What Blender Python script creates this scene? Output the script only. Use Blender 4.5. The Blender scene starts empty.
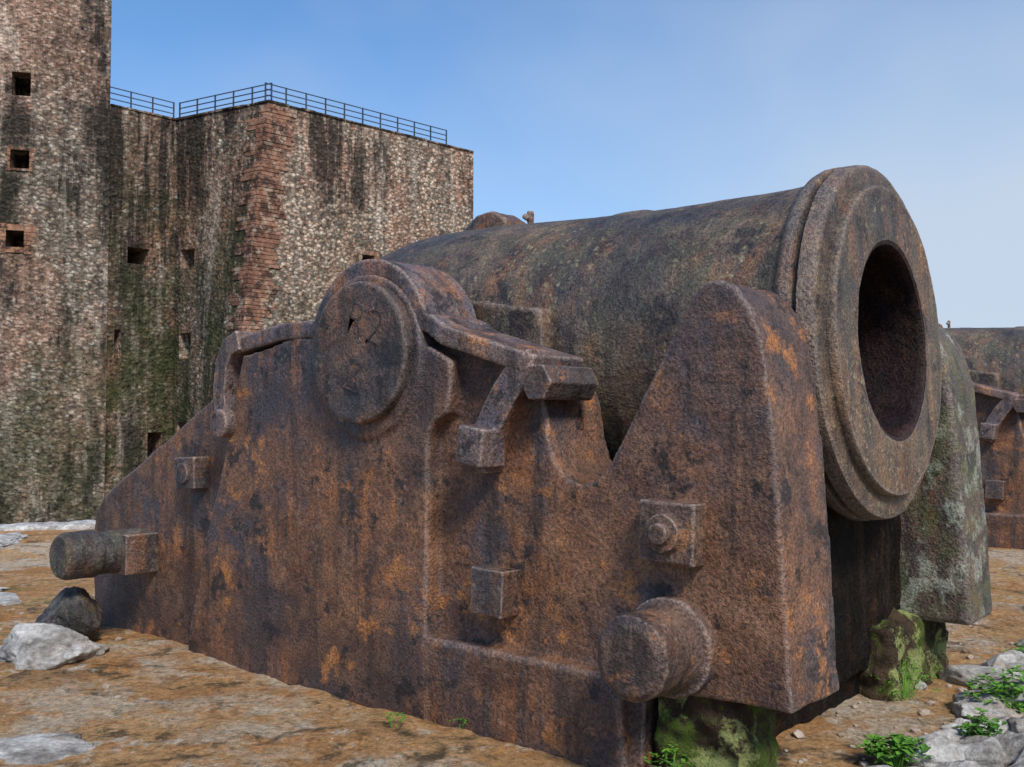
import bpy, bmesh, math, random
from mathutils import Vector, Matrix, noise
random.seed(7)
S=0.85
scene=bpy.context.scene
col=scene.collection

# ------------------------------------------------------------ node helpers
class NT:
    def __init__(s,name):
        s.m=bpy.data.materials.new(name); s.m.use_nodes=True
        s.t=s.m.node_tree; s.n=s.t.nodes; s.n.clear()
        s.out=s.n.new('ShaderNodeOutputMaterial'); s.b=s.n.new('ShaderNodeBsdfPrincipled')
        s.t.links.new(s.b.outputs[0],s.out.inputs[0])
        s.tc=s.n.new('ShaderNodeTexCoord').outputs['Object']
    def L(s,a,b): s.t.links.new(a,b)
    def setv(s,inp,v):
        if isinstance(v,bpy.types.NodeSocket): s.L(v,inp)
        else:
            if isinstance(v,tuple) and len(v)==3 and len(inp.default_value)==4: v=(*v,1)
            inp.default_value=v
    def map(s,sc,vec=None,loc=(0,0,0)):
        n=s.n.new('ShaderNodeMapping'); s.L(vec or s.tc,n.inputs[0]); n.inputs['Scale'].default_value=sc; n.inputs['Location'].default_value=loc
        return n.outputs[0]
    def _noise(s,scale,detail,rough,vec,dist):
        n=s.n.new('ShaderNodeTexNoise'); s.L(vec or s.tc,n.inputs['Vector'])
        n.inputs['Scale'].default_value=scale;n.inputs['Detail'].default_value=detail;n.inputs['Roughness'].default_value=rough;n.inputs['Distortion'].default_value=dist
        return n
    def noise(s,scale,detail=4,rough=.6,vec=None,dist=0): return s._noise(scale,detail,rough,vec,dist).outputs[0]
    def noise3(s,scale,detail=4,rough=.6,vec=None):
        n=s._noise(scale,detail,rough,vec,0); q=s.n.new('ShaderNodeSeparateColor'); s.L(n.outputs[1],q.inputs[0]); return q.outputs[0],q.outputs[1],q.outputs[2]
    def noisec(s,scale,vec=None): return s._noise(scale,2,.6,vec,0).outputs[1]
    def vor(s,scale,feat='F1',vec=None,rnd=1.0):
        n=s.n.new('ShaderNodeTexVoronoi'); n.feature=feat; s.L(vec or s.tc,n.inputs['Vector']); n.inputs['Scale'].default_value=scale
        n.inputs['Randomness'].default_value=rnd
        return n
    def rng(s,v,a,b,c=0.0,d=1.0):
        n=s.n.new('ShaderNodeMapRange'); s.L(v,n.inputs[0])
        for i,x in enumerate((a,b,c,d)): n.inputs[i+1].default_value=x
        return n.outputs[0]
    def mix(s,f,a,b,mode='MIX'):
        n=s.n.new('ShaderNodeMix'); n.data_type='RGBA'; n.blend_type=mode
        s.setv(n.inputs[0],f); s.setv(n.inputs[6],a); s.setv(n.inputs[7],b)
        return n.outputs[2]
    def math(s,op,a,b=0.0):
        n=s.n.new('ShaderNodeMath'); n.operation=op; s.setv(n.inputs[0],a); s.setv(n.inputs[1],b)
        return n.outputs[0]
    def mul(s,a,b): return s.math('MULTIPLY',a,b)
    def add(s,a,b): return s.math('ADD',a,b)
    def gray(s,v):
        n=s.n.new('ShaderNodeCombineColor')
        for i in range(3): s.L(v,n.inputs[i])
        return n.outputs[0]
    def bump(s,h,strength,dist):
        n=s.n.new('ShaderNodeBump'); s.L(h,n.inputs['Height']); n.inputs['Strength'].default_value=strength; n.inputs['Distance'].default_value=dist
        return n.outputs[0]
    def addv(s,a,b,k):
        n=s.n.new('ShaderNodeVectorMath'); n.operation='MULTIPLY_ADD'; s.L(b,n.inputs[0]); n.inputs[1].default_value=(k,k,k); s.L(a,n.inputs[2])
        return n.outputs[0]
    def fin(s,colr,rough,nrm=None,spec=.3):
        s.setv(s.b.inputs['Base Color'],colr); s.setv(s.b.inputs['Roughness'],rough)
        s.b.inputs['Specular IOR Level'].default_value=spec
        if nrm is not None: s.L(nrm,s.b.inputs['Normal'])
        return s.m

def iron(name,dark,mid,light,orange=.5,lich=.4,moss=0.0,pale=0.0,lcol=(.26,.25,.18),wear=.6,zgrey=False,steel=(.055,.050,.056),spec=.5,olive=0):
    N=NT(name)
    a0,a1,a2=N.noise3(2.1,6,.67)
    b0,b1,b2=N.noise3(9.0,5,.70)
    s0,s1,s2=N.noise3(1.0,4,.65,vec=N.map((12,12,1.0)))
    c=N.mix(N.rng(a0,.41,.57),dark,mid)
    c=N.mix(N.mul(N.rng(b0,.44,.66),.9),c,light)
    c=N.mix(N.mul(N.rng(a1,.49,.58),.8),c,steel)
    c=N.mix(N.mul(N.rng(s0,.50,.61),.7),c,(.030,.021,.019))
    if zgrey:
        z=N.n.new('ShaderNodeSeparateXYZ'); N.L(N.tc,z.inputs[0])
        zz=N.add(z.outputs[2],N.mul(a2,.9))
        c=N.mix(N.mul(N.rng(zz,1.10,1.50),.6),c,steel)  # greyer upper part, with its bluish highlights tinted into the colour
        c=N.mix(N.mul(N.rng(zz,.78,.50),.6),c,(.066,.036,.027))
    og=N.mul(N.rng(s1,.46,.63),N.rng(a2,.46,.59))
    c=N.mix(N.mul(og,orange*.8),c,(.38,.140,.040))
    c=N.mix(N.mul(N.mul(N.rng(b1,.55,.64),N.rng(a0,.45,.55)),orange),c,(.45,.175,.048))
    c=N.mix(N.mul(N.rng(b2,.57,.63),.85),c,(.017,.014,.015))
    vv=N.addv(N.tc,N.noisec(20),.045)
    v=N.vor(38,vec=vv)
    if olive: c=N.mix(N.mul(N.rng(s2,.48,.60),olive),c,(.085,.082,.052))
    sp=N.mul(N.mul(N.rng(v.outputs['Distance'],.38,.16),N.rng(b1,.40,.52)),N.rng(a2,.44,.60))
    c=N.mix(N.mul(sp,lich),c,lcol)
    if moss>0: c=N.mix(N.mul(N.rng(b1,.46,.58),moss),c,(.07,.11,.03))
    if pale>0: c=N.mix(N.mul(N.rng(b0,.53,.62),pale),c,(.30,.32,.26))
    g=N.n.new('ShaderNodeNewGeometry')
    c=N.mix(N.mul(N.rng(g.outputs['Pointiness'],.518,.585),wear),c,(.34,.26,.225))
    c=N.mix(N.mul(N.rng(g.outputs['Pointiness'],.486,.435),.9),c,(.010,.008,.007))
    grit=N.noise(120,3,.78)
    c=N.mix(1.0,c,N.gray(N.rng(grit,.32,.68,.30,1.8)),'MULTIPLY')
    h=N.add(N.mul(grit,.28),N.mul(b0,.75))
    return N.fin(c,N.rng(b0,.3,.7,.36,.72),N.bump(h,1.0,.022),spec)

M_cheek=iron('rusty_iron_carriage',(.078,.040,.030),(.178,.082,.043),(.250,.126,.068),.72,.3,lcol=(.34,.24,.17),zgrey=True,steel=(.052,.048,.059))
M_front=iron('rusty_iron_mossy',(.060,.045,.038),(.12,.080,.055),(.18,.13,.08),.4,.6,.4,.7)
M_barrel=iron('weathered_iron_barrel',(.056,.041,.035),(.130,.088,.060),(.21,.148,.098),.42,.6,.0,0,(.34,.29,.17),steel=(.050,.046,.048),olive=.5)
M_bore=iron('bore_iron_shaded',(.010,.007,.009),(.020,.012,.015),(.030,.018,.020),.05,.0,wear=.1,steel=(.013,.010,.014),spec=.08)  # near-black: the deep shade inside the bore is painted into the colour
M_band=iron('iron_band',(.060,.056,.068),(.13,.088,.082),(.22,.145,.12),.7,.35,wear=.95,steel=(.080,.083,.114))
M_nut=iron('iron_nut',(.044,.034,.034),(.105,.060,.045),(.18,.105,.070),.5,.35,wear=.85)
M_mark=iron('mark_iron',(.034,.026,.026),(.072,.044,.035),(.12,.075,.055),.3,.3)
M_mossnut=iron('mossy_iron',(.045,.038,.034),(.10,.068,.05),(.15,.11,.08),.3,.5,.18,.15)
M_dark=iron('shadowed_iron',(.006,.005,.005),(.011,.009,.008),(.016,.013,.011),.05,.05,.0,steel=(.008,.008,.008),wear=.1,spec=.05)  # recess shade between the cheeks painted in as near-black

def stone_mossy():
    N=NT('mossy_masonry')
    a0,a1,a2=N.noise3(7,6,.75)
    c=N.mix(N.rng(a0,.35,.6),(.030,.022,.018),(.13,.085,.055))
    c=N.mix(N.rng(a1,.49,.56),c,(.12,.17,.035))
    c=N.mix(N.rng(a2,.52,.58),c,(.42,.46,.17))
    return N.fin(c,.95,N.bump(N.noise(20,6,.8),1,.05),.15)
M_post=stone_mossy()

def limestone():
    N=NT('limestone')
    a0,a1,a2=N.noise3(6,6,.7)
    c=N.mix(N.rng(a0,.35,.62),(.32,.29,.26),(.80,.77,.72))
    c=N.mix(N.mul(N.rng(a1,.50,.62),.7),c,(.15,.13,.105))
    c=N.mix(N.mul(N.rng(a2,.55,.65),.5),c,(.40,.27,.15))
    g=N.noise(40,6,.8)
    c=N.mix(1.0,c,N.gray(N.rng(g,.33,.67,.55,1.35)),'MULTIPLY')
    return N.fin(c,.92,N.bump(N.add(a0,N.mul(g,.5)),1,.03),.2)
M_lime=limestone()

def ground_mat():
    N=NT('terrace_surface')
    w=N.addv(N.tc,N.noisec(2.2),.5)
    a0,a1,a2=N.noise3(1.3,7,.68)
    b0,b1,b2=N.noise3(6.5,6,.74)
    c=N.mix(N.rng(a0,.38,.58),(.56,.275,.105),(.72,.43,.20))
    c=N.mix(N.mul(N.rng(a1,.52,.60),.8),c,(.76,.63,.47))
    c=N.mix(N.mul(N.rng(a2,.57,.64),.5),c,(.30,.19,.11))
    c=N.mix(N.mul(N.rng(b0,.54,.62),.75),c,(.64,.29,.09))
    c=N.mix(N.mul(N.rng(b1,.565,.635),.85),c,(.13,.10,.06))
    c=N.mix(N.mul(N.rng(b2,.56,.63),.75),c,(.82,.73,.60))
    c=N.mix(N.mul(N.mul(N.rng(b0,.47,.40),N.rng(a1,.47,.40)),.6),c,(.17,.19,.06))
    cr=N.vor(.95,'DISTANCE_TO_EDGE',w,.8).outputs['Distance']
    cm=N.mul(N.rng(cr,.022,.004),N.rng(b1,.46,.54))
    c=N.mix(N.mul(cm,.6),c,(.10,.07,.045))
    grit=N.noise(42,6,.88)
    c=N.mix(1.0,c,N.gray(N.rng(grit,.34,.66,.34,1.6)),'MULTIPLY')
    h=N.add(N.mul(b0,1.0),N.mul(grit,1.0)); h=N.math('SUBTRACT',h,N.mul(cm,.4))
    return N.fin(c,.93,N.bump(h,1,.032),.2)
M_ground=ground_mat()

def masonry(name,light,midc,darkamt,green=.3,red=.3,lo=.40,hi=.58,ztop=18.6):
    N=NT(name)
    w=N.addv(N.tc,N.noisec(2.5),.25)
    vm=N.map((1,1,1.3),vec=w)
    v=N.vor(3.7,'F1',vm)
    sc=N.n.new('ShaderNodeSeparateColor'); N.L(v.outputs['Color'],sc.inputs[0])
    e=v.outputs['Distance']
    c=N.mix(sc.outputs[0],midc,light)
    c=N.mix(N.mul(N.rng(sc.outputs[1],.72,.85),red),c,(.34,.16,.10))
    c=N.mix(N.mul(N.rng(sc.outputs[2],.78,.88),.65),c,(.66,.58,.48))
    c=N.mix(N.mul(N.rng(e,.38,.60),.75),c,(.11,.082,.064))
    s0,s1,s2=N.noise3(1.0,6,.72,vec=N.map((.75,.75,.07)))
    b0,b1,b2=N.noise3(.20,7,.74,vec=N.map((1,1,.6),loc=(3,1,2)))
    gz=N.n.new('ShaderNodeSeparateXYZ'); N.L(N.tc,gz.inputs[0]); zc=gz.outputs[2]
    d2=N.rng(b0,lo,hi)
    top=N.rng(zc,ztop-11,ztop)
    dm=N.add(N.mul(N.rng(s0,.45,.54),N.add(N.mul(d2,.7),N.add(.14,N.mul(top,.30)))),N.mul(d2,.4))
    dm=N.math('MINIMUM',dm,1.0)
    c=N.mix(N.mul(N.rng(b1,.47,.58),red*.9),c,(.40,.20,.13))
    c=N.mix(N.mul(N.rng(s2,.54,.62),.45),c,(.62,.52,.43))
    c=N.mix(N.mul(dm,darkamt),c,(.028,.023,.021))
    c=N.mix(N.mul(N.mul(N.rng(b2,.43,.56),N.rng(zc,19,4)),green),c,(.036,.046,.016))
    sp=N.noise(3.0,5,.85)
    c=N.mix(1.0,c,N.gray(N.rng(sp,.36,.64,.28,1.8)),'MULTIPLY')
    h=N.add(N.mul(N.rng(e,.6,.25),.5),sp)
    return N.fin(c,.95,N.bump(h,.75,.16),.15)
M_fort=masonry('fortress_masonry',(.66,.51,.39),(.36,.25,.185),.88,.25,.65,.49,.63)
M_fortd=masonry('fortress_masonry_stained_shaded',(.34,.255,.18),(.16,.115,.080),.92,.85,.55,.38,.55)  # stains plus the shade of the left-hand faces, both in the colour
M_tower=masonry('tower_masonry',(.49,.39,.31),(.235,.175,.135),.94,.6,.45,.42,.57,30)
def simple(name,a,b,scale,rough=.9,bs=.5,bd=.02):
    N=NT(name); n=N.noise(scale,6,.75)
    return N.fin(N.mix(N.rng(n,.35,.65),a,b),rough,N.bump(n,bs,bd))
def brick(name,a,b,cc):
    N=NT(name); a0,a1,a2=N.noise3(1.5,6,.76)
    c=N.mix(N.rng(a0,.38,.62),a,b); c=N.mix(N.mul(N.rng(a1,.50,.57),.85),c,(.045,.032,.028)); c=N.mix(N.mul(N.rng(a2,.53,.61),.75),c,cc)
    return N.fin(c,.95,N.bump(a0,.9,.2),.15)
M_quoin=brick('brick_quoin',(.14,.062,.042),(.42,.22,.145),(.50,.39,.30))
M_trim=brick('window_stone',(.12,.060,.040),(.46,.24,.15),(.45,.36,.28))
M_rail=simple('railing_paint',(.03,.045,.075),(.07,.09,.13),2,.6)
M_lower=simple('lower_ground_soil',(.06,.08,.03),(.16,.14,.08),.1)
M_leaf=simple('weed_leaf',(.035,.12,.012),(.17,.38,.04),9,.6,.1,.005)
M_peb=simple('gravel_stone',(.20,.13,.08),(.58,.50,.42),3,.95)

# ------------------------------------------------------------ mesh helpers
def newobj(name,bm,mat,parent=None,smooth=True):
    bmesh.ops.recalc_face_normals(bm,faces=bm.faces)
    me=bpy.data.meshes.new(name); bm.to_mesh(me); bm.free()
    if smooth:
        me.polygons.foreach_set('use_smooth',[True]*len(me.polygons))
    o=bpy.data.objects.new(name,me); col.objects.link(o); me.materials.append(mat)
    if parent: o.parent=parent
    return o
texs={}
def tex(scale,depth=3):
    k=(scale,depth)
    if k not in texs:
        t=bpy.data.textures.new('clouds_%g'%scale,'CLOUDS'); t.noise_scale=scale; t.noise_depth=depth; texs[k]=t
    return texs[k]
def bake(o,voxel=None,disp=()):
    if voxel:
        m=o.modifiers.new('r','REMESH'); m.mode='VOXEL'; m.voxel_size=voxel; m.use_smooth_shade=True
        m=o.modifiers.new('sm','SMOOTH'); m.factor=.5; m.iterations=1
    for sc,st in disp:
        m=o.modifiers.new('d','DISPLACE'); m.texture=tex(sc); m.strength=st; m.mid_level=.5; m.texture_coords='LOCAL'
    dg=bpy.context.evaluated_depsgraph_get()
    me=bpy.data.meshes.new_from_object(o.evaluated_get(dg)); o.modifiers.clear(); o.data=me
    me.polygons.foreach_set('use_smooth',[True]*len(me.polygons))
    return o

# carriage coordinates: s = distance back from the viewer's right, c = depth across, z = up (camera-height units)
CM=3.365
def Lp(s,c,z): return Vector((-(s-3.0)*S,(c-CM)*S,z*S))
def prism(bm,pts,c0,c1):
    a=[bm.verts.new(Lp(s,c0,z)) for s,z in pts]; b=[bm.verts.new(Lp(s,c1,z)) for s,z in pts]
    n=len(pts); bm.faces.new(a); bm.faces.new(b[::-1])
    for i in range(n): bm.faces.new((a[i],b[i],b[(i+1)%n],a[(i+1)%n]))
def circ(s,z,R,n=40): return [(s+R*math.cos(2*math.pi*i/n),z+R*math.sin(2*math.pi*i/n)) for i in range(n)]
def rect(s,z,a,b,rot=0):
    r=[(-a,-b),(a,-b),(a,b),(-a,b)]; cr,sr=math.cos(rot),math.sin(rot)
    return [(s+x*cr-y*sr,z+x*sr+y*cr) for x,y in r]
def ribbon(path,w):
    L=[];R=[]
    for i,p in enumerate(path):
        a=path[max(0,i-1)]; b=path[min(len(path)-1,i+1)]
        d=Vector((b[0]-a[0],b[1]-a[1])).normalized(); n=Vector((-d.y,d.x))*w/2
        L.append((p[0]+n.x,p[1]+n.y)); R.append((p[0]-n.x,p[1]-n.y))
    return L+R[::-1]

mortar=bpy.data.objects.new('mortar_cannon',None); col.objects.link(mortar)
ang=math.radians(41)
rv=Vector((-math.cos(ang),math.sin(ang))); mv=Vector((math.sin(ang),math.cos(ang)))
def W(s,c,z=0):
    p=(rv*s+mv*c)*S; return Vector((p.x,p.y,z*S))
mortar.location=W(3.0,CM); mortar.rotation_euler=(0,0,-ang)

outline=[(1.175,.235),(1.195,.6),(1.22,.95),(1.24,1.15),(1.255,1.23),(1.283,1.305),(1.325,1.365),(1.375,1.392),(1.43,1.388),(1.472,1.352),(1.505,1.278),
 (1.55,1.20),(1.606,1.115),(1.66,1.03),(1.71,.94),(1.755,.865),(1.80,.82),(1.86,.805),(1.915,.822),(1.96,.87),(1.985,.94),(2.0,1.05),(2.02,1.10),(2.104,1.165),
 (2.2,1.20),(2.40,1.262),(2.52,1.32),(3.1,1.335),(3.3,1.33),(3.62,1.285),(3.70,1.225),(3.87,1.114),(4.32,.888),(4.84,.629),(4.93,.55),(4.973,.394),(4.91,-.03),(1.645,-.03),(1.63,.2),(1.60,.235)]
W_=.31
def side(mir):
    C=(lambda c:6.73-c) if mir else (lambda c:c)
    tag='far' if mir else 'near'
    k=1.4 if mir else 1.0
    vox=.014 if mir else .0090
    def P(bm,pts,c0,c1): prism(bm,pts,C(c0),C(c1))
    bm=bmesh.new(); P(bm,outline,2.46,2.46+W_)
    P(bm,[(2.47,-.03),(2.46,.95),(2.43,1.0),(2.37,1.03),(2.355,1.08),(2.35,1.20),(2.45,1.25),(2.6,1.30),(3.2,1.325),(3.56,1.27),(3.62,1.1),(3.68,.85),(3.80,.55),(3.97,-.03)],2.390,2.55)
    P(bm,[(1.66,-.03),(1.68,.2),(1.75,.262),(2.6,.262),(2.6,-.03)],2.402,2.55)
    P(bm,circ(2.772,1.235,.295),2.374,2.6)
    o=newobj(tag+'_cheek',bm,M_front if mir else M_cheek,mortar)
    bake(o,vox,((.6,.018),(.15,.008),(.04,.003)))
    bm=bmesh.new(); P(bm,circ(2.772,1.248,.246,64),2.333,3.0); P(bm,circ(2.772,1.248,.258,64),2.341,3.0)
    o=newobj(tag+'_trunnion',bm,M_nut,mortar); bake(o,.008*k,((.12,.005),(.035,.003)))
    path=[(1.99,1.175),(2.2,1.235),(2.38,1.290),(2.45,1.335)]
    arc=[]
    for i in range(0,21):
        a=math.radians(17+146*i/20); arc.append((2.772+.298*math.cos(a),1.252+.305*math.sin(a)))
    arc.sort(key=lambda p:p[0]); path=path+arc+[(3.12,1.355),(3.3,1.353),(3.62,1.31)]
    bm=bmesh.new(); P(bm,ribbon(path,.066),2.380,2.645)
    o=newobj(tag+'_trunnion_cap',bm,M_band,mortar); bake(o,.0075*k,((.12,.004),(.035,.0025)))
    bm=bmesh.new()
    P(bm,ribbon([(1.99,1.18),(2.05,1.155),(2.11,1.09),(2.17,1.0),(2.21,.92),(2.235,.845)],.104),2.383,2.50)
    P(bm,rect(2.205,.92,.056,.062,.15),2.325,2.45)
    P(bm,ribbon([(3.56,1.335),(3.64,1.31),(3.685,1.24),(3.70,1.12),(3.685,1.02),(3.66,.96)],.085),2.368,2.50)
    P(bm,circ(3.665,.99,.06),2.343,2.48)
    o=newobj(tag+'_clasp_straps',bm,M_band,mortar); bake(o,.0055*k,((.06,.0035),))
    bm=bmesh.new(); P(bm,circ(1.965,1.12,.062,6),2.37,2.62)
    P(bm,rect(2.171,.453,.068,.074,.05),2.370,2.5)
    P(bm,rect(1.516,.689,.090,.086,.04),2.395,2.5); P(bm,circ(1.516,.689,.054),2.370,2.5); P(bm,circ(1.516,.689,.03),2.350,2.5)
    P(bm,rect(3.988,.771,.078,.07,-.05),2.385,2.5)
    P(bm,circ(3.985,.771,.045),2.37,2.5)
    P(bm,rect(4.43,.39,.105,.092,0),2.30,2.5)
    o=newobj(tag+'_bolt_nuts',bm,M_nut,mortar); bake(o,.005*k,((.05,.003),))
    bm=bmesh.new(); P(bm,circ(1.526,.367,.115),2.235,2.5); P(bm,circ(1.526,.367,.10),2.222,2.5);P(bm,circ(1.526,.367,.14),2.41,2.5)
    o=newobj(tag+'_front_axle_end',bm,M_nut,mortar); bake(o,.007*k,((.07,.010),))
    bm=bmesh.new(); P(bm,circ(4.43,.40,.096),2.04,2.5); P(bm,circ(4.43,.40,.106),2.06,2.20)
    o=newobj(tag+'_rear_bar_end',bm,M_mossnut,mortar); bake(o,.007*k,((.08,.014),))
    bm=bmesh.new(); P(bm,[(1.34,-.03),(1.36,.25),(1.61,.25),(1.62,-.03)],2.50,3.1 if mir else 2.73)
    o=newobj(tag+'_support_post',bm,M_post,mortar); bake(o,.012,((.15,.08),(.04,.03)))
side(False); side(True)

# barrel (lathe, slightly elevated)
prof=[(3.1,0),(3.1,.2),(2.9,.30),(2.7,.318),(1.275,.320),(1.255,.326),(1.25,.338),(1.25,.515),(1.257,.521),(1.278,.523),(1.282,.530),(1.284,.582),(1.290,.593),(1.31,.598),
 (1.338,.599),(1.343,.586),(1.356,.586),(1.361,.601),(1.385,.602),(1.405,.594),(1.42,.574),(1.47,.560),(1.54,.556),(2.0,.567),(2.12,.574),(2.14,.585),(2.22,.589),(2.24,.582),(2.9,.632),(3.1,.642),(3.25,.64),
 (3.4,.615),(3.52,.568),(3.62,.50),(3.70,.41),(3.76,.30),(3.79,.15),(3.84,.12),(3.92,.12),(3.97,.08),(3.98,0)]
dense=[];bidx=0
for k0,(a,b) in enumerate(zip(prof[:-1],prof[1:])):
    L=math.hypot(b[0]-a[0],b[1]-a[1]); k=max(1,int(L/.016))
    if k0==6: bidx=len(dense)
    for j in range(k): dense.append((a[0]+(b[0]-a[0])*j/k,a[1]+(b[1]-a[1])*j/k))
dense.append(prof[-1])
bm=bmesh.new(); NS=280; el=math.radians(1.8); yw=math.radians(1.8)
rings=[]
MZ=1.225
axd=Vector((-math.cos(el)*math.cos(yw),-math.sin(yw),-math.sin(el)))   # toward the breech
u=axd.cross(Vector((0,0,1))).normalized(); v=u.cross(axd).normalized()
org=Lp(MZ,CM,1.270)
for s,r in dense:
    base=org+axd*((s-1.25)*S)
    if r<1e-5: rings.append([bm.verts.new(base)]); continue
    rings.append([bm.verts.new(base+(u*math.cos(2*math.pi*i/NS)+v*math.sin(2*math.pi*i/NS))*r*S) for i in range(NS)])
for q,(A,B) in enumerate(zip(rings[:-1],rings[1:])):
    for i in range(NS):
        j=(i+1)%NS
        if len(A)==1: f=bm.faces.new((A[0],B[i],B[j]))
        elif len(B)==1: f=bm.faces.new((A[i],B[0],A[j]))
        else: f=bm.faces.new((A[i],B[i],B[j],A[j]))
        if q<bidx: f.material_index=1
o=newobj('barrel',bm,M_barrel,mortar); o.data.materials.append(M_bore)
bake(o,None,((.5,.010),(.10,.005),(.03,.002)))
o.data.set_sharp_from_angle(angle=math.radians(40))
bm=bmesh.new()
for C in (lambda c:c, lambda c:6.73-c):
    prism(bm,[(2.20,1.17),(2.22,1.395),(2.8,1.49),(3.25,1.49),(3.25,1.15)],C(2.70),C(3.2))
o=newobj('rimbase_shoulder',bm,M_barrel,mortar); bake(o,.009,((.1,.008),))
bm=bmesh.new(); prism(bm,[(2.86,1.8),(2.88,1.89),(2.95,1.93),(3.05,1.925),(3.14,1.86),(3.2,1.8)],3.26,3.42)
prism(bm,circ(2.80,1.89,.014),3.3,3.34); prism(bm,rect(2.80,1.86,.010,.06),3.33,3.36)
o=newobj('vent_lug',bm,M_nut,mortar); bake(o,.007,((.05,.008),))
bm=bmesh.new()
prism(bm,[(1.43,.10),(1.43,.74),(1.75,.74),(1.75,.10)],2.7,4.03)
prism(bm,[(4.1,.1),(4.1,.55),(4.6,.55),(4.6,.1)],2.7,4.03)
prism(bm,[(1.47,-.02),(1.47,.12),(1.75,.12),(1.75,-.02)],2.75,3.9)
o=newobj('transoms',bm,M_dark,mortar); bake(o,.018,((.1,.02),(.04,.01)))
for txt,dx,dz,sz in (('R2',0.03,.06,.19),('Z',-.03,-.12,.17)):
    cu=bpy.data.curves.new('mark','FONT'); cu.body=txt; cu.size=sz*S; cu.extrude=.0010; cu.align_x='CENTER'; cu.offset=-.010
    t=bpy.data.objects.new('trunnion_mark',cu); col.objects.link(t)
    dg=bpy.context.evaluated_depsgraph_get(); me=bpy.data.meshes.new_from_object(t.evaluated_get(dg)); bpy.data.objects.remove(t)
    t=bpy.data.objects.new('trunnion_mark',me); col.objects.link(t); me.materials.clear(); me.materials.append(M_mark)
    t.parent=mortar; t.rotation_euler=(math.pi/2,math.radians(18),0); t.location=Lp(2.772-dx,2.3318,1.248+dz-.02)

# second identical mortar in the battery row
m2=bpy.data.objects.new('mortar_cannon.001',None); col.objects.link(m2)
m2.location=mortar.location+Vector((3.92*S,4.77*S,0)); m2.rotation_euler=mortar.rotation_euler
for ch in list(mortar.children):
    d=ch.copy(); col.objects.link(d); d.parent=m2

# ------------------------------------------------------------ terrace, lower ground
def edgeY(x): return 8.05+(x+4.1)*.38
def gz(x,y):
    p=Vector((x,y,0))
    z=.020*noise.noise(p*.9)+.010*noise.noise(p*3.1+Vector((5,0,0)))
    r=noise.noise(p*7); z+=.014*max(-.4,min(.15,r))+.006*noise.noise(p*19)+.003*noise.noise(p*40)
    return z-.008
def spaced(a,b,lo,hi,fine,coarse):
    out=[];x=a
    while x<b:
        out.append(x); x+= fine if lo<x<hi else coarse
    out.append(b); return out
xs=spaced(-22,26,-2.6,2.9,.024,.35)
bm=bmesh.new()
ts=spaced(-4,40,1.9,4.6,.022,.25)
prev=None
ys=[y for y in ts if y<=7.0]
for x in xs:
    ey=edgeY(x); e0=max(ey,-20)
    span=e0-7.0
    yy=ys+[7.0+span*k/14 for k in range(1,15)] if span>0 else [ -4+(e0+4)*k/(len(ys)+13) for k in range(len(ys)+14)]
    c=[bm.verts.new((x,y,gz(x,y))) for y in yy]
    c.append(bm.verts.new((x,e0+.02,-1.0))); c.append(bm.verts.new((x,e0+.05,-6.2)))
    if prev and len(prev)==len(c):
        for i in range(len(c)-1): bm.faces.new((prev[i],c[i],c[i+1],prev[i+1]))
    prev=c
newobj('terrace_ground',bm,M_ground)
bm=bmesh.new()
q=[bm.verts.new(v) for v in ((-900,-900,-6),(900,-900,-6),(900,900,-6),(-900,900,-6))]; bm.faces.new(q)
newobj('ground',bm,M_lower,smooth=False)
bm=bmesh.new(); x=-16
while x<9:
    L=random.uniform(.5,1.1); x2=x+L-.03
    h=random.uniform(.02,.06)
    pts=[(x,edgeY(x)-.42),(x2,edgeY(x2)-.42+random.uniform(-.04,.04)),(x2,edgeY(x2)-.02),(x,edgeY(x)-.02)]
    a=[bm.verts.new((p[0],p[1],-.05)) for p in pts]; b=[bm.verts.new((p[0],p[1],h)) for p in pts]
    bm.faces.new(a);bm.faces.new(b[::-1])
    for i in range(4): bm.faces.new((a[i],b[i],b[(i+1)%4],a[(i+1)%4]))
    x+=L
o=newobj('kerb',bm,M_lime); bake(o,.03,((.2,.06),))

# ------------------------------------------------------------ rocks
def rock_into(bm,loc,size,seed,sub=3,flat=.6,sink=.3):
    r=bmesh.ops.create_icosphere(bm,subdivisions=sub,radius=1.0)
    off=Vector((seed*3.7,seed*1.3,seed*7.1)); rot=Matrix.Rotation(seed*2.4,3,'Z')
    rnd=random.Random(seed); cuts=[(Vector((rnd.uniform(-1,1),rnd.uniform(-1,1),rnd.uniform(-.4,1))).normalized(),rnd.uniform(.5,.8)) for _ in range(9)]
    for v in r['verts']:
        p=v.co.copy()
        for n_,d in cuts:
            k=p.dot(n_)
            if k>d: p-=n_*(k-d)*.95
        p*=1+.14*noise.noise(p*1.8+off)+.09*noise.noise(p*5+off)+.05*noise.noise(p*12+off)
        p.z*=flat
        v.co=rot@Vector((p.x*size[0],p.y*size[1],p.z*size[2]))+Vector(loc)+Vector((0,0,size[2]*flat*(1-sink)*.6))
def rock(name,loc,size,seed,mat=M_lime,sub=5,**k):
    bm=bmesh.new(); rock_into(bm,(loc[0],loc[1],gz(loc[0],loc[1])+loc[2]),size,seed,sub,**k); return newobj(name,bm,mat)
rock('limestone_rock',(-1.66,3.64,0),(.19,.23,.15),3)
rock('limestone_rock.001',(1.26,3.28,0),(.085,.07,.10),5)
rock('limestone_rock.002',(1.24,3.75,0),(.06,.06,.09),8)
rock('limestone_rock.003',(-2.75,5.0,0),(.28,.16,.05),12)
rock('mossy_boulder',(-1.70,3.88,.06),(.13,.125,.16),17,M_mossnut,flat=.78)
rock('limestone_slab',(-1.33,2.62,-.010),(.26,.15,.032),21,sink=.6)
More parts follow.
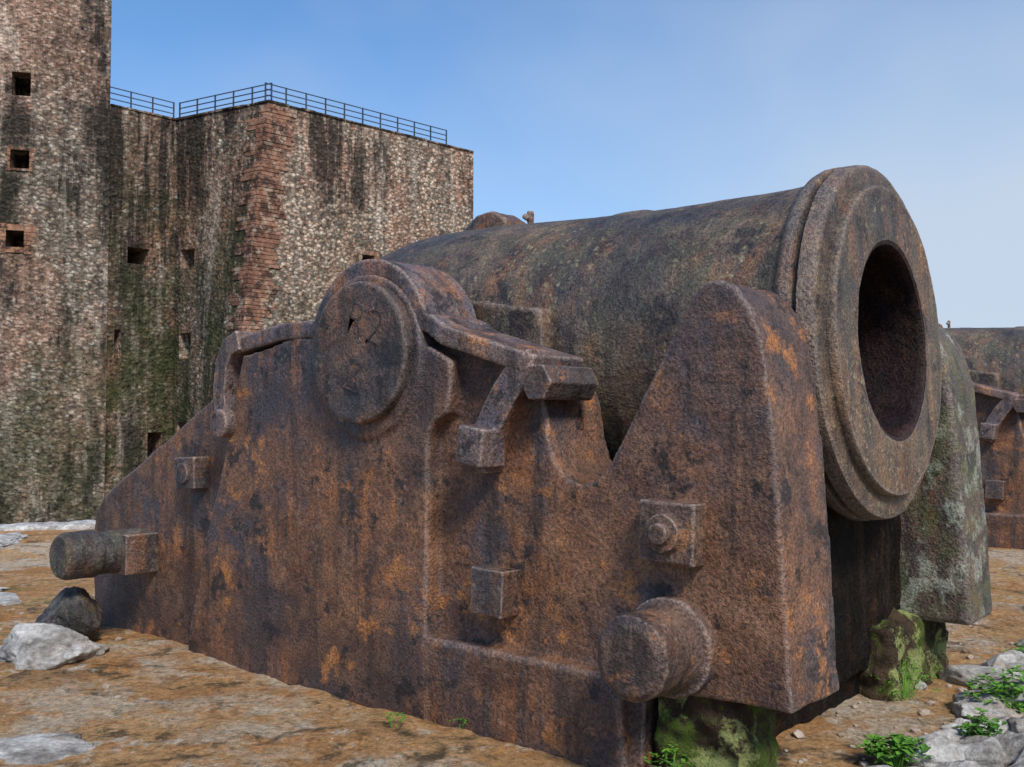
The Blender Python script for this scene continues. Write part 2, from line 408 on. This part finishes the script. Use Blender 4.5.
rock('limestone_slab.001',(-2.55,4.9,-.01),(.45,.22,.05),22,sink=.6)
rock('limestone_slab.002',(-3.6,6.9,0),(.6,.25,.05),23,sink=.6)
bm=bmesh.new(); rr=random.Random(4)
for i in range(620):
    py=rr.uniform(2.0,5.2); px=.86+(py-2.4)*.74+.05*math.sin(py*5)
    off=rr.random()**1.2*.80; px+=off*.9; py-=off*.15
    sz=rr.choice((.014,.02,.03,.045,.07,.10,.14))*rr.uniform(.7,1.2)
    if off<.05: sz=min(sz,.035)
    rock_into(bm,(px,py,gz(px,py)-.002),(sz,sz*rr.uniform(.6,1),sz*rr.uniform(.5,.85)),i+30,4 if sz>.10 else (3 if sz>.035 else 2))
newobj('rubble',bm,M_lime)
bm=bmesh.new(); rr=random.Random(9)
for i in range(800):
    x=rr.uniform(-2.6,2.6); y=rr.uniform(1.9,7)
    if rr.random()<.6: x=rr.uniform(.6,2.0); y=rr.uniform(2.3,4.3)
    sz=.003+.016*rr.random()**4
    r=bmesh.ops.create_icosphere(bm,subdivisions=1,radius=1)
    for v in r['verts']:
        f=1+rr.uniform(-.25,.25); v.co=Vector((v.co.x*sz*f+x,v.co.y*sz*f+y,v.co.z*sz*.6*f+gz(x,y)+sz*.3))
newobj('gravel',bm,M_peb,smooth=False)

# ------------------------------------------------------------ weeds
def weed(name,x,y,n,R,h,seed,z0=None,ls=.022):
    rr=random.Random(seed); bm=bmesh.new(); z=(gz(x,y)+.015) if z0 is None else z0
    for i in range(n):
        a=rr.uniform(0,6.28); d=R*rr.random()**.7; b=Vector((x+d*math.cos(a),y+d*math.sin(a)*.7,z+h*rr.random()*(1-.6*d/R)+.01))
        for k in range(3):
            aa=a+rr.uniform(-1.3,1.3)+k*2.1; dr=Vector((math.cos(aa),math.sin(aa),rr.uniform(-.2,.8))).normalized()
            sd=dr.cross(Vector((0,0,1))).normalized(); l=ls*rr.uniform(.6,1.5); w=l*.3
            p0=b; p1=b+dr*l*.5+sd*w; p2=b+dr*l+Vector((0,0,-l*.2)); p3=b+dr*l*.5-sd*w
            mid=b+dr*l*.55-Vector((0,0,w*.4))
            v=[bm.verts.new(q) for q in (p0,p1,p2,p3,mid)]
            bm.faces.new((v[0],v[1],v[4]));bm.faces.new((v[1],v[2],v[4]));bm.faces.new((v[2],v[3],v[4]));bm.faces.new((v[3],v[0],v[4]))
        if i%4==0:
            g=Vector((x+d*.3*math.cos(a),y+d*.3*math.sin(a),z-.02)); sd=Vector((.0015,0,0))
            v=[bm.verts.new(q) for q in (g-sd,g+sd,b+sd*.6,b-sd*.6)]; bm.faces.new(v)
    return newobj(name,bm,M_leaf,smooth=False)
weed('weed_plant',1.48,2.98,190,.14,.13,1)
weed('weed_plant.001',.95,2.50,120,.08,.06,2)
weed('weed_plant.002',1.22,2.62,60,.06,.08,3)
weed('weed_plant.004',-.33,2.83,14,.03,.012,5,ls=.012)
p=W(1.6,2.47); weed('weed_plant.005',p.x+.03,p.y-.03,40,.06,.06,6,ls=.013)
p=W(1.33,3.70); weed('weed_plant.006',p.x,p.y,90,.10,.12,7,ls=.012)
p=W(2.3,2.38); weed('weed_plant.007',p.x,p.y,8,.03,.012,8,ls=.009)
weed('weed_plant.008',1.78,3.5,60,.09,.09,9)

# ------------------------------------------------------------ fortress
fort=bpy.data.objects.new('fortress_wall',None); col.objects.link(fort)
ZT=18.65; ZB=-6.1
def mass(name,top,base,zt,mats,parent,pick=None):
    bm=bmesh.new(); NZ=24; n=len(top); rings=[]
    for k in range(NZ+1):
        f=k/NZ; rings.append([bm.verts.new((base[i][0]*(1-f)+top[i][0]*f,base[i][1]*(1-f)+top[i][1]*f,ZB+(zt-ZB)*f)) for i in range(n)])
    bm.faces.new(rings[0]);bm.faces.new(rings[-1])
    for A,B in zip(rings[:-1],rings[1:]):
        for i in range(n):
            f=bm.faces.new((A[i],A[(i+1)%n],B[(i+1)%n],B[i]))
            if pick: f.material_index=pick(i)
    o=newobj(name,bm,mats[0],parent,smooth=False)
    for m in mats[1:]: o.data.materials.append(m)
    return o
Pc=(-22.6,55.7); Pi=(-19.9,58.6); Pq=(-13.6,55.1); Pe=(-2.56,65.7)
topP=[Pc,Pi,Pq,Pe,(-8,88),(-44,88),(-44,62)]
baseP=[Pc,Pi,(Pq[0]-2.0,Pq[1]-1.9),Pe,(-8,88),(-44,88),(-44,62)]
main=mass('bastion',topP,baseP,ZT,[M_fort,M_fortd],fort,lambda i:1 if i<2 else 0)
Ta=(-22.35,55.0); Tb=(-44,49.0)
tower=bpy.data.objects.new('fortress_tower',None); col.objects.link(tower)
tw=mass('tower_shaft',[Ta,(-34,78),(-44,78),Tb],[Ta,(-34,78),(-44,78),Tb],42,[M_tower],tower)
trim_bm={fort:bmesh.new(),tower:bmesh.new()}
def obox(bm,cen,d,n,hw,dep0,dep1,z0,z1):
    pts=[]
    for z in (z0,z1):
        for a,b in ((-hw,dep0),(hw,dep0),(hw,dep1),(-hw,dep1)):
            q=Vector(cen)+Vector(d)*a+Vector(n)*b; pts.append(bm.verts.new((q.x,q.y,z)))
    for f in ((0,1,2,3),(7,6,5,4),(0,4,5,1),(1,5,6,2),(2,6,7,3),(3,7,4,0)): bm.faces.new([pts[i] for i in f])
def facept(p0,p1,j,z=None):
    d=(Vector(p1)-Vector(p0)).normalized(); n=Vector((d.y,-d.x)); c=Vector(p0)+d*j
    if n.y>0: n=-n
    return c,d,n
cut={main:bmesh.new(),tw:bmesh.new()}
rw=random.Random(6)
def window(tgt,par,p0,p1,j,z,w,h,frame=True,t=.2):
    c,d,n=facept(p0,p1,j)
    obox(cut[tgt],c,d,n,w/2,-2.6,1.5,z-h/2,z+h/2)
    if frame:
        b=trim_bm[par]
        for sg in (-1,1):
            zz=z-h/2-t
            while zz<z+h/2+t-.05:
                hh=min(rw.uniform(.2,.34),z+h/2+t-zz); tt=t*rw.uniform(.7,1.7)
                obox(b,c+d*(sg*(w/2+tt/2)),d,n,tt/2,-.3,rw.uniform(.02,.06),zz+.012,zz+hh-.012); zz+=hh
        obox(b,c,d,n,w/2-.01,-.3,.05,z+h/2+.005,z+h/2+t*.9); obox(b,c,d,n,w/2-.01,-.3,.08,z-h/2-t*.8,z-h/2-.005)
def atz(z):
    f=(z-ZB)/(ZT-ZB); return (Pq[0]-2.0*(1-f),Pq[1]-1.9*(1-f))
window(main,fort,Pq,Pe,6.84,10.4,.9,.85,True,.28)
window(main,fort,Pi,atz(10.3),1.25,10.3,1.3,1.1,False)
window(main,fort,Pi,atz(5.3),1.25,5.2,1.2,1.5,False)
window(main,fort,Pi,atz(0),1.2,0.2,1.2,1.2,False)
window(main,fort,Pc,Pi,1.75,10.3,1.3,.95,False)
window(main,fort,Pc,Pi,.6,5.2,.4,1.6,False)
window(main,fort,Pc,Pi,2.9,-.6,.9,1.6,False)
window(tw,tower,Ta,Tb,4.53,19.2,.95,1.3,False)
window(tw,tower,Ta,Tb,4.53,15.05,.95,1.0,True,.16)
window(tw,tower,Ta,Tb,4.7,10.7,.9,.9,True,.38)
for t,b in cut.items():
    co=newobj('cutter',b,M_fort,smooth=False)
    m=t.modifiers.new('b','BOOLEAN'); m.operation='DIFFERENCE'; m.object=co; m.solver='EXACT'
    dg=bpy.context.evaluated_depsgraph_get(); me=bpy.data.meshes.new_from_object(t.evaluated_get(dg)); t.modifiers.clear(); t.data=me
    bpy.data.objects.remove(co)
for p_,b in trim_bm.items(): newobj('window_surrounds',b,M_trim,p_,smooth=False)
bm=bmesh.new(); z=ZB; k=0; rr=random.Random(2)
while z<ZT-.3:
    h=rr.uniform(.2,.27); zc=z+h/2; c=Vector(atz(zc)); dA=(Vector(Pi)-c).normalized(); dB=(Vector(Pe)-c).normalized()
    nA=Vector((dA.y,-dA.x)); nA=nA if nA.y<0 else -nA; nB=Vector((dB.y,-dB.x)); nB=nB if nB.y<0 else -nB
    la,lb=((1.3,1.3) if (k//3)%2 else (.6,1.65)); la*=rr.uniform(.85,1.15); lb*=rr.uniform(.85,1.15)
    e=.03+rr.uniform(0,.05); O=c+(nA+nB)*e/(1+nA.dot(nB)); I=c-(nA+nB)*.2/(1+nA.dot(nB))
    poly=[O,c+dA*la+nA*e,c+dA*la-nA*.2,I,c+dB*lb-nB*.2,c+dB*lb+nB*e]
    a=[bm.verts.new((p.x,p.y,z)) for p in poly]; b=[bm.verts.new((p.x,p.y,z+h-.035)) for p in poly]
    bm.faces.new(a);bm.faces.new(b[::-1])
    for i in range(6): bm.faces.new((a[i],b[i],b[(i+1)%6],a[(i+1)%6]))
    z+=h; k+=1
newobj('corner_quoins',bm,M_quoin,fort,smooth=False)
bm=bmesh.new()
for p0,p1 in ((Pc,Pi),(Pi,Pq),(Pq,Pe)):
    L=(Vector(p1)-Vector(p0)).length; j=0
    while j<L-.1:
        l=min(rr.uniform(.7,1.4),L-j); c,d,n=facept(p0,p1,j+l/2); obox(bm,c,d,n,l/2-.02,-.5,.05+rr.uniform(0,.04),ZT-.02,ZT+rr.uniform(.05,.11)); j+=l
newobj('parapet_coping',bm,M_fortd,fort,smooth=False)
rail=bmesh.new(); dB=(Vector(Pe)-Vector(Pq)).normalized(); Pr=Vector(Pq)+dB*13.2
for p0,p1 in ((Pc,Pi),(Pi,Pq),(Pq,tuple(Pr))):
    d=(Vector(p1)-Vector(p0)); L=d.length; n_=max(2,round(L/1.35)); c,du,nn=facept(p0,p1,L/2)
    for hgt in (.42,.75,1.08): obox(rail,c,du,nn,L/2,-.30,-.25,ZT+hgt,ZT+hgt+.05)
    for i in range(n_+1):
        q,du,nn=facept(p0,p1,L*i/n_); obox(rail,q,du,nn,.035,-.315,-.245,ZT,ZT+1.14)
newobj('railing',rail,M_rail,smooth=False)

# ------------------------------------------------------------ light, sky, camera
w=bpy.data.worlds.new('World'); scene.world=w; w.use_nodes=True; nt=w.node_tree; nt.nodes.clear()
N=nt.nodes.new; Lk=nt.links.new
out=N('ShaderNodeOutputWorld'); b1=N('ShaderNodeBackground'); b2=N('ShaderNodeBackground'); mx=N('ShaderNodeMixShader')
sky=N('ShaderNodeTexSky'); sky.sky_type='NISHITA'; sky.sun_disc=False; sky.sun_elevation=math.radians(45); sky.sun_rotation=math.radians(158); sky.dust_density=.4; sky.ozone_density=2.5
tint=N('ShaderNodeMix'); tint.data_type='RGBA'; tint.blend_type='MULTIPLY'; tint.inputs[0].default_value=1; tint.inputs[7].default_value=(.60,.90,1.13,1)
Lk(sky.outputs[0],tint.inputs[6]); Lk(tint.outputs[2],b1.inputs[0]); b1.inputs[1].default_value=.15
b2.inputs[0].default_value=(.57,.67,.80,1); b2.inputs[1].default_value=1.0
tc=N('ShaderNodeTexCoord'); sx=N('ShaderNodeSeparateXYZ'); Lk(tc.outputs['Generated'],sx.inputs[0])
mp=N('ShaderNodeMapping'); mp.inputs['Scale'].default_value=(1,1,1.4); Lk(tc.outputs['Generated'],mp.inputs[0])
no=N('ShaderNodeTexNoise'); no.inputs['Scale'].default_value=2.3; no.inputs['Detail'].default_value=4; no.inputs['Roughness'].default_value=.45; Lk(mp.outputs[0],no.inputs[0])
def M(op,a,b):
    n=N('ShaderNodeMath'); n.operation=op
    for i,x in enumerate((a,b)):
        if isinstance(x,(int,float)): n.inputs[i].default_value=x
        else: Lk(x,n.inputs[i])
    return n.outputs[0]
f=M('ADD',M('MULTIPLY',sx.outputs[0],.80),M('MULTIPLY',no.outputs[0],1.4))
f=M('SUBTRACT',f,M('MULTIPLY',sx.outputs[2],1.9))
f=M('ADD',f,.16)
cl=N('ShaderNodeClamp'); Lk(f,cl.inputs[0]); cl.inputs[1].default_value=.06; cl.inputs[2].default_value=.94
Lk(cl.outputs[0],mx.inputs[0]); Lk(b1.outputs[0],mx.inputs[1]); Lk(b2.outputs[0],mx.inputs[2]); Lk(mx.outputs[0],out.inputs[0])
sd=bpy.data.lights.new('sun','SUN'); sd.energy=3.7; sd.angle=math.radians(14); sd.color=(1,.93,.83)
so=bpy.data.objects.new('sun',sd); col.objects.link(so)
so.rotation_euler=Vector((.26,-.66,.71)).to_track_quat('Z','Y').to_euler()
cd=bpy.data.cameras.new('camera'); cam=bpy.data.objects.new('camera',cd); col.objects.link(cam)
cd.sensor_width=36; cd.lens=36*1000/1024; cd.clip_end=3000; cd.clip_start=.05
cam.location=(0,0,.85); cam.rotation_euler=(math.radians(92.15),0,0)
scene.camera=cam
scene.view_settings.view_transform='Standard'; scene.view_settings.look='None'; scene.view_settings.exposure=0
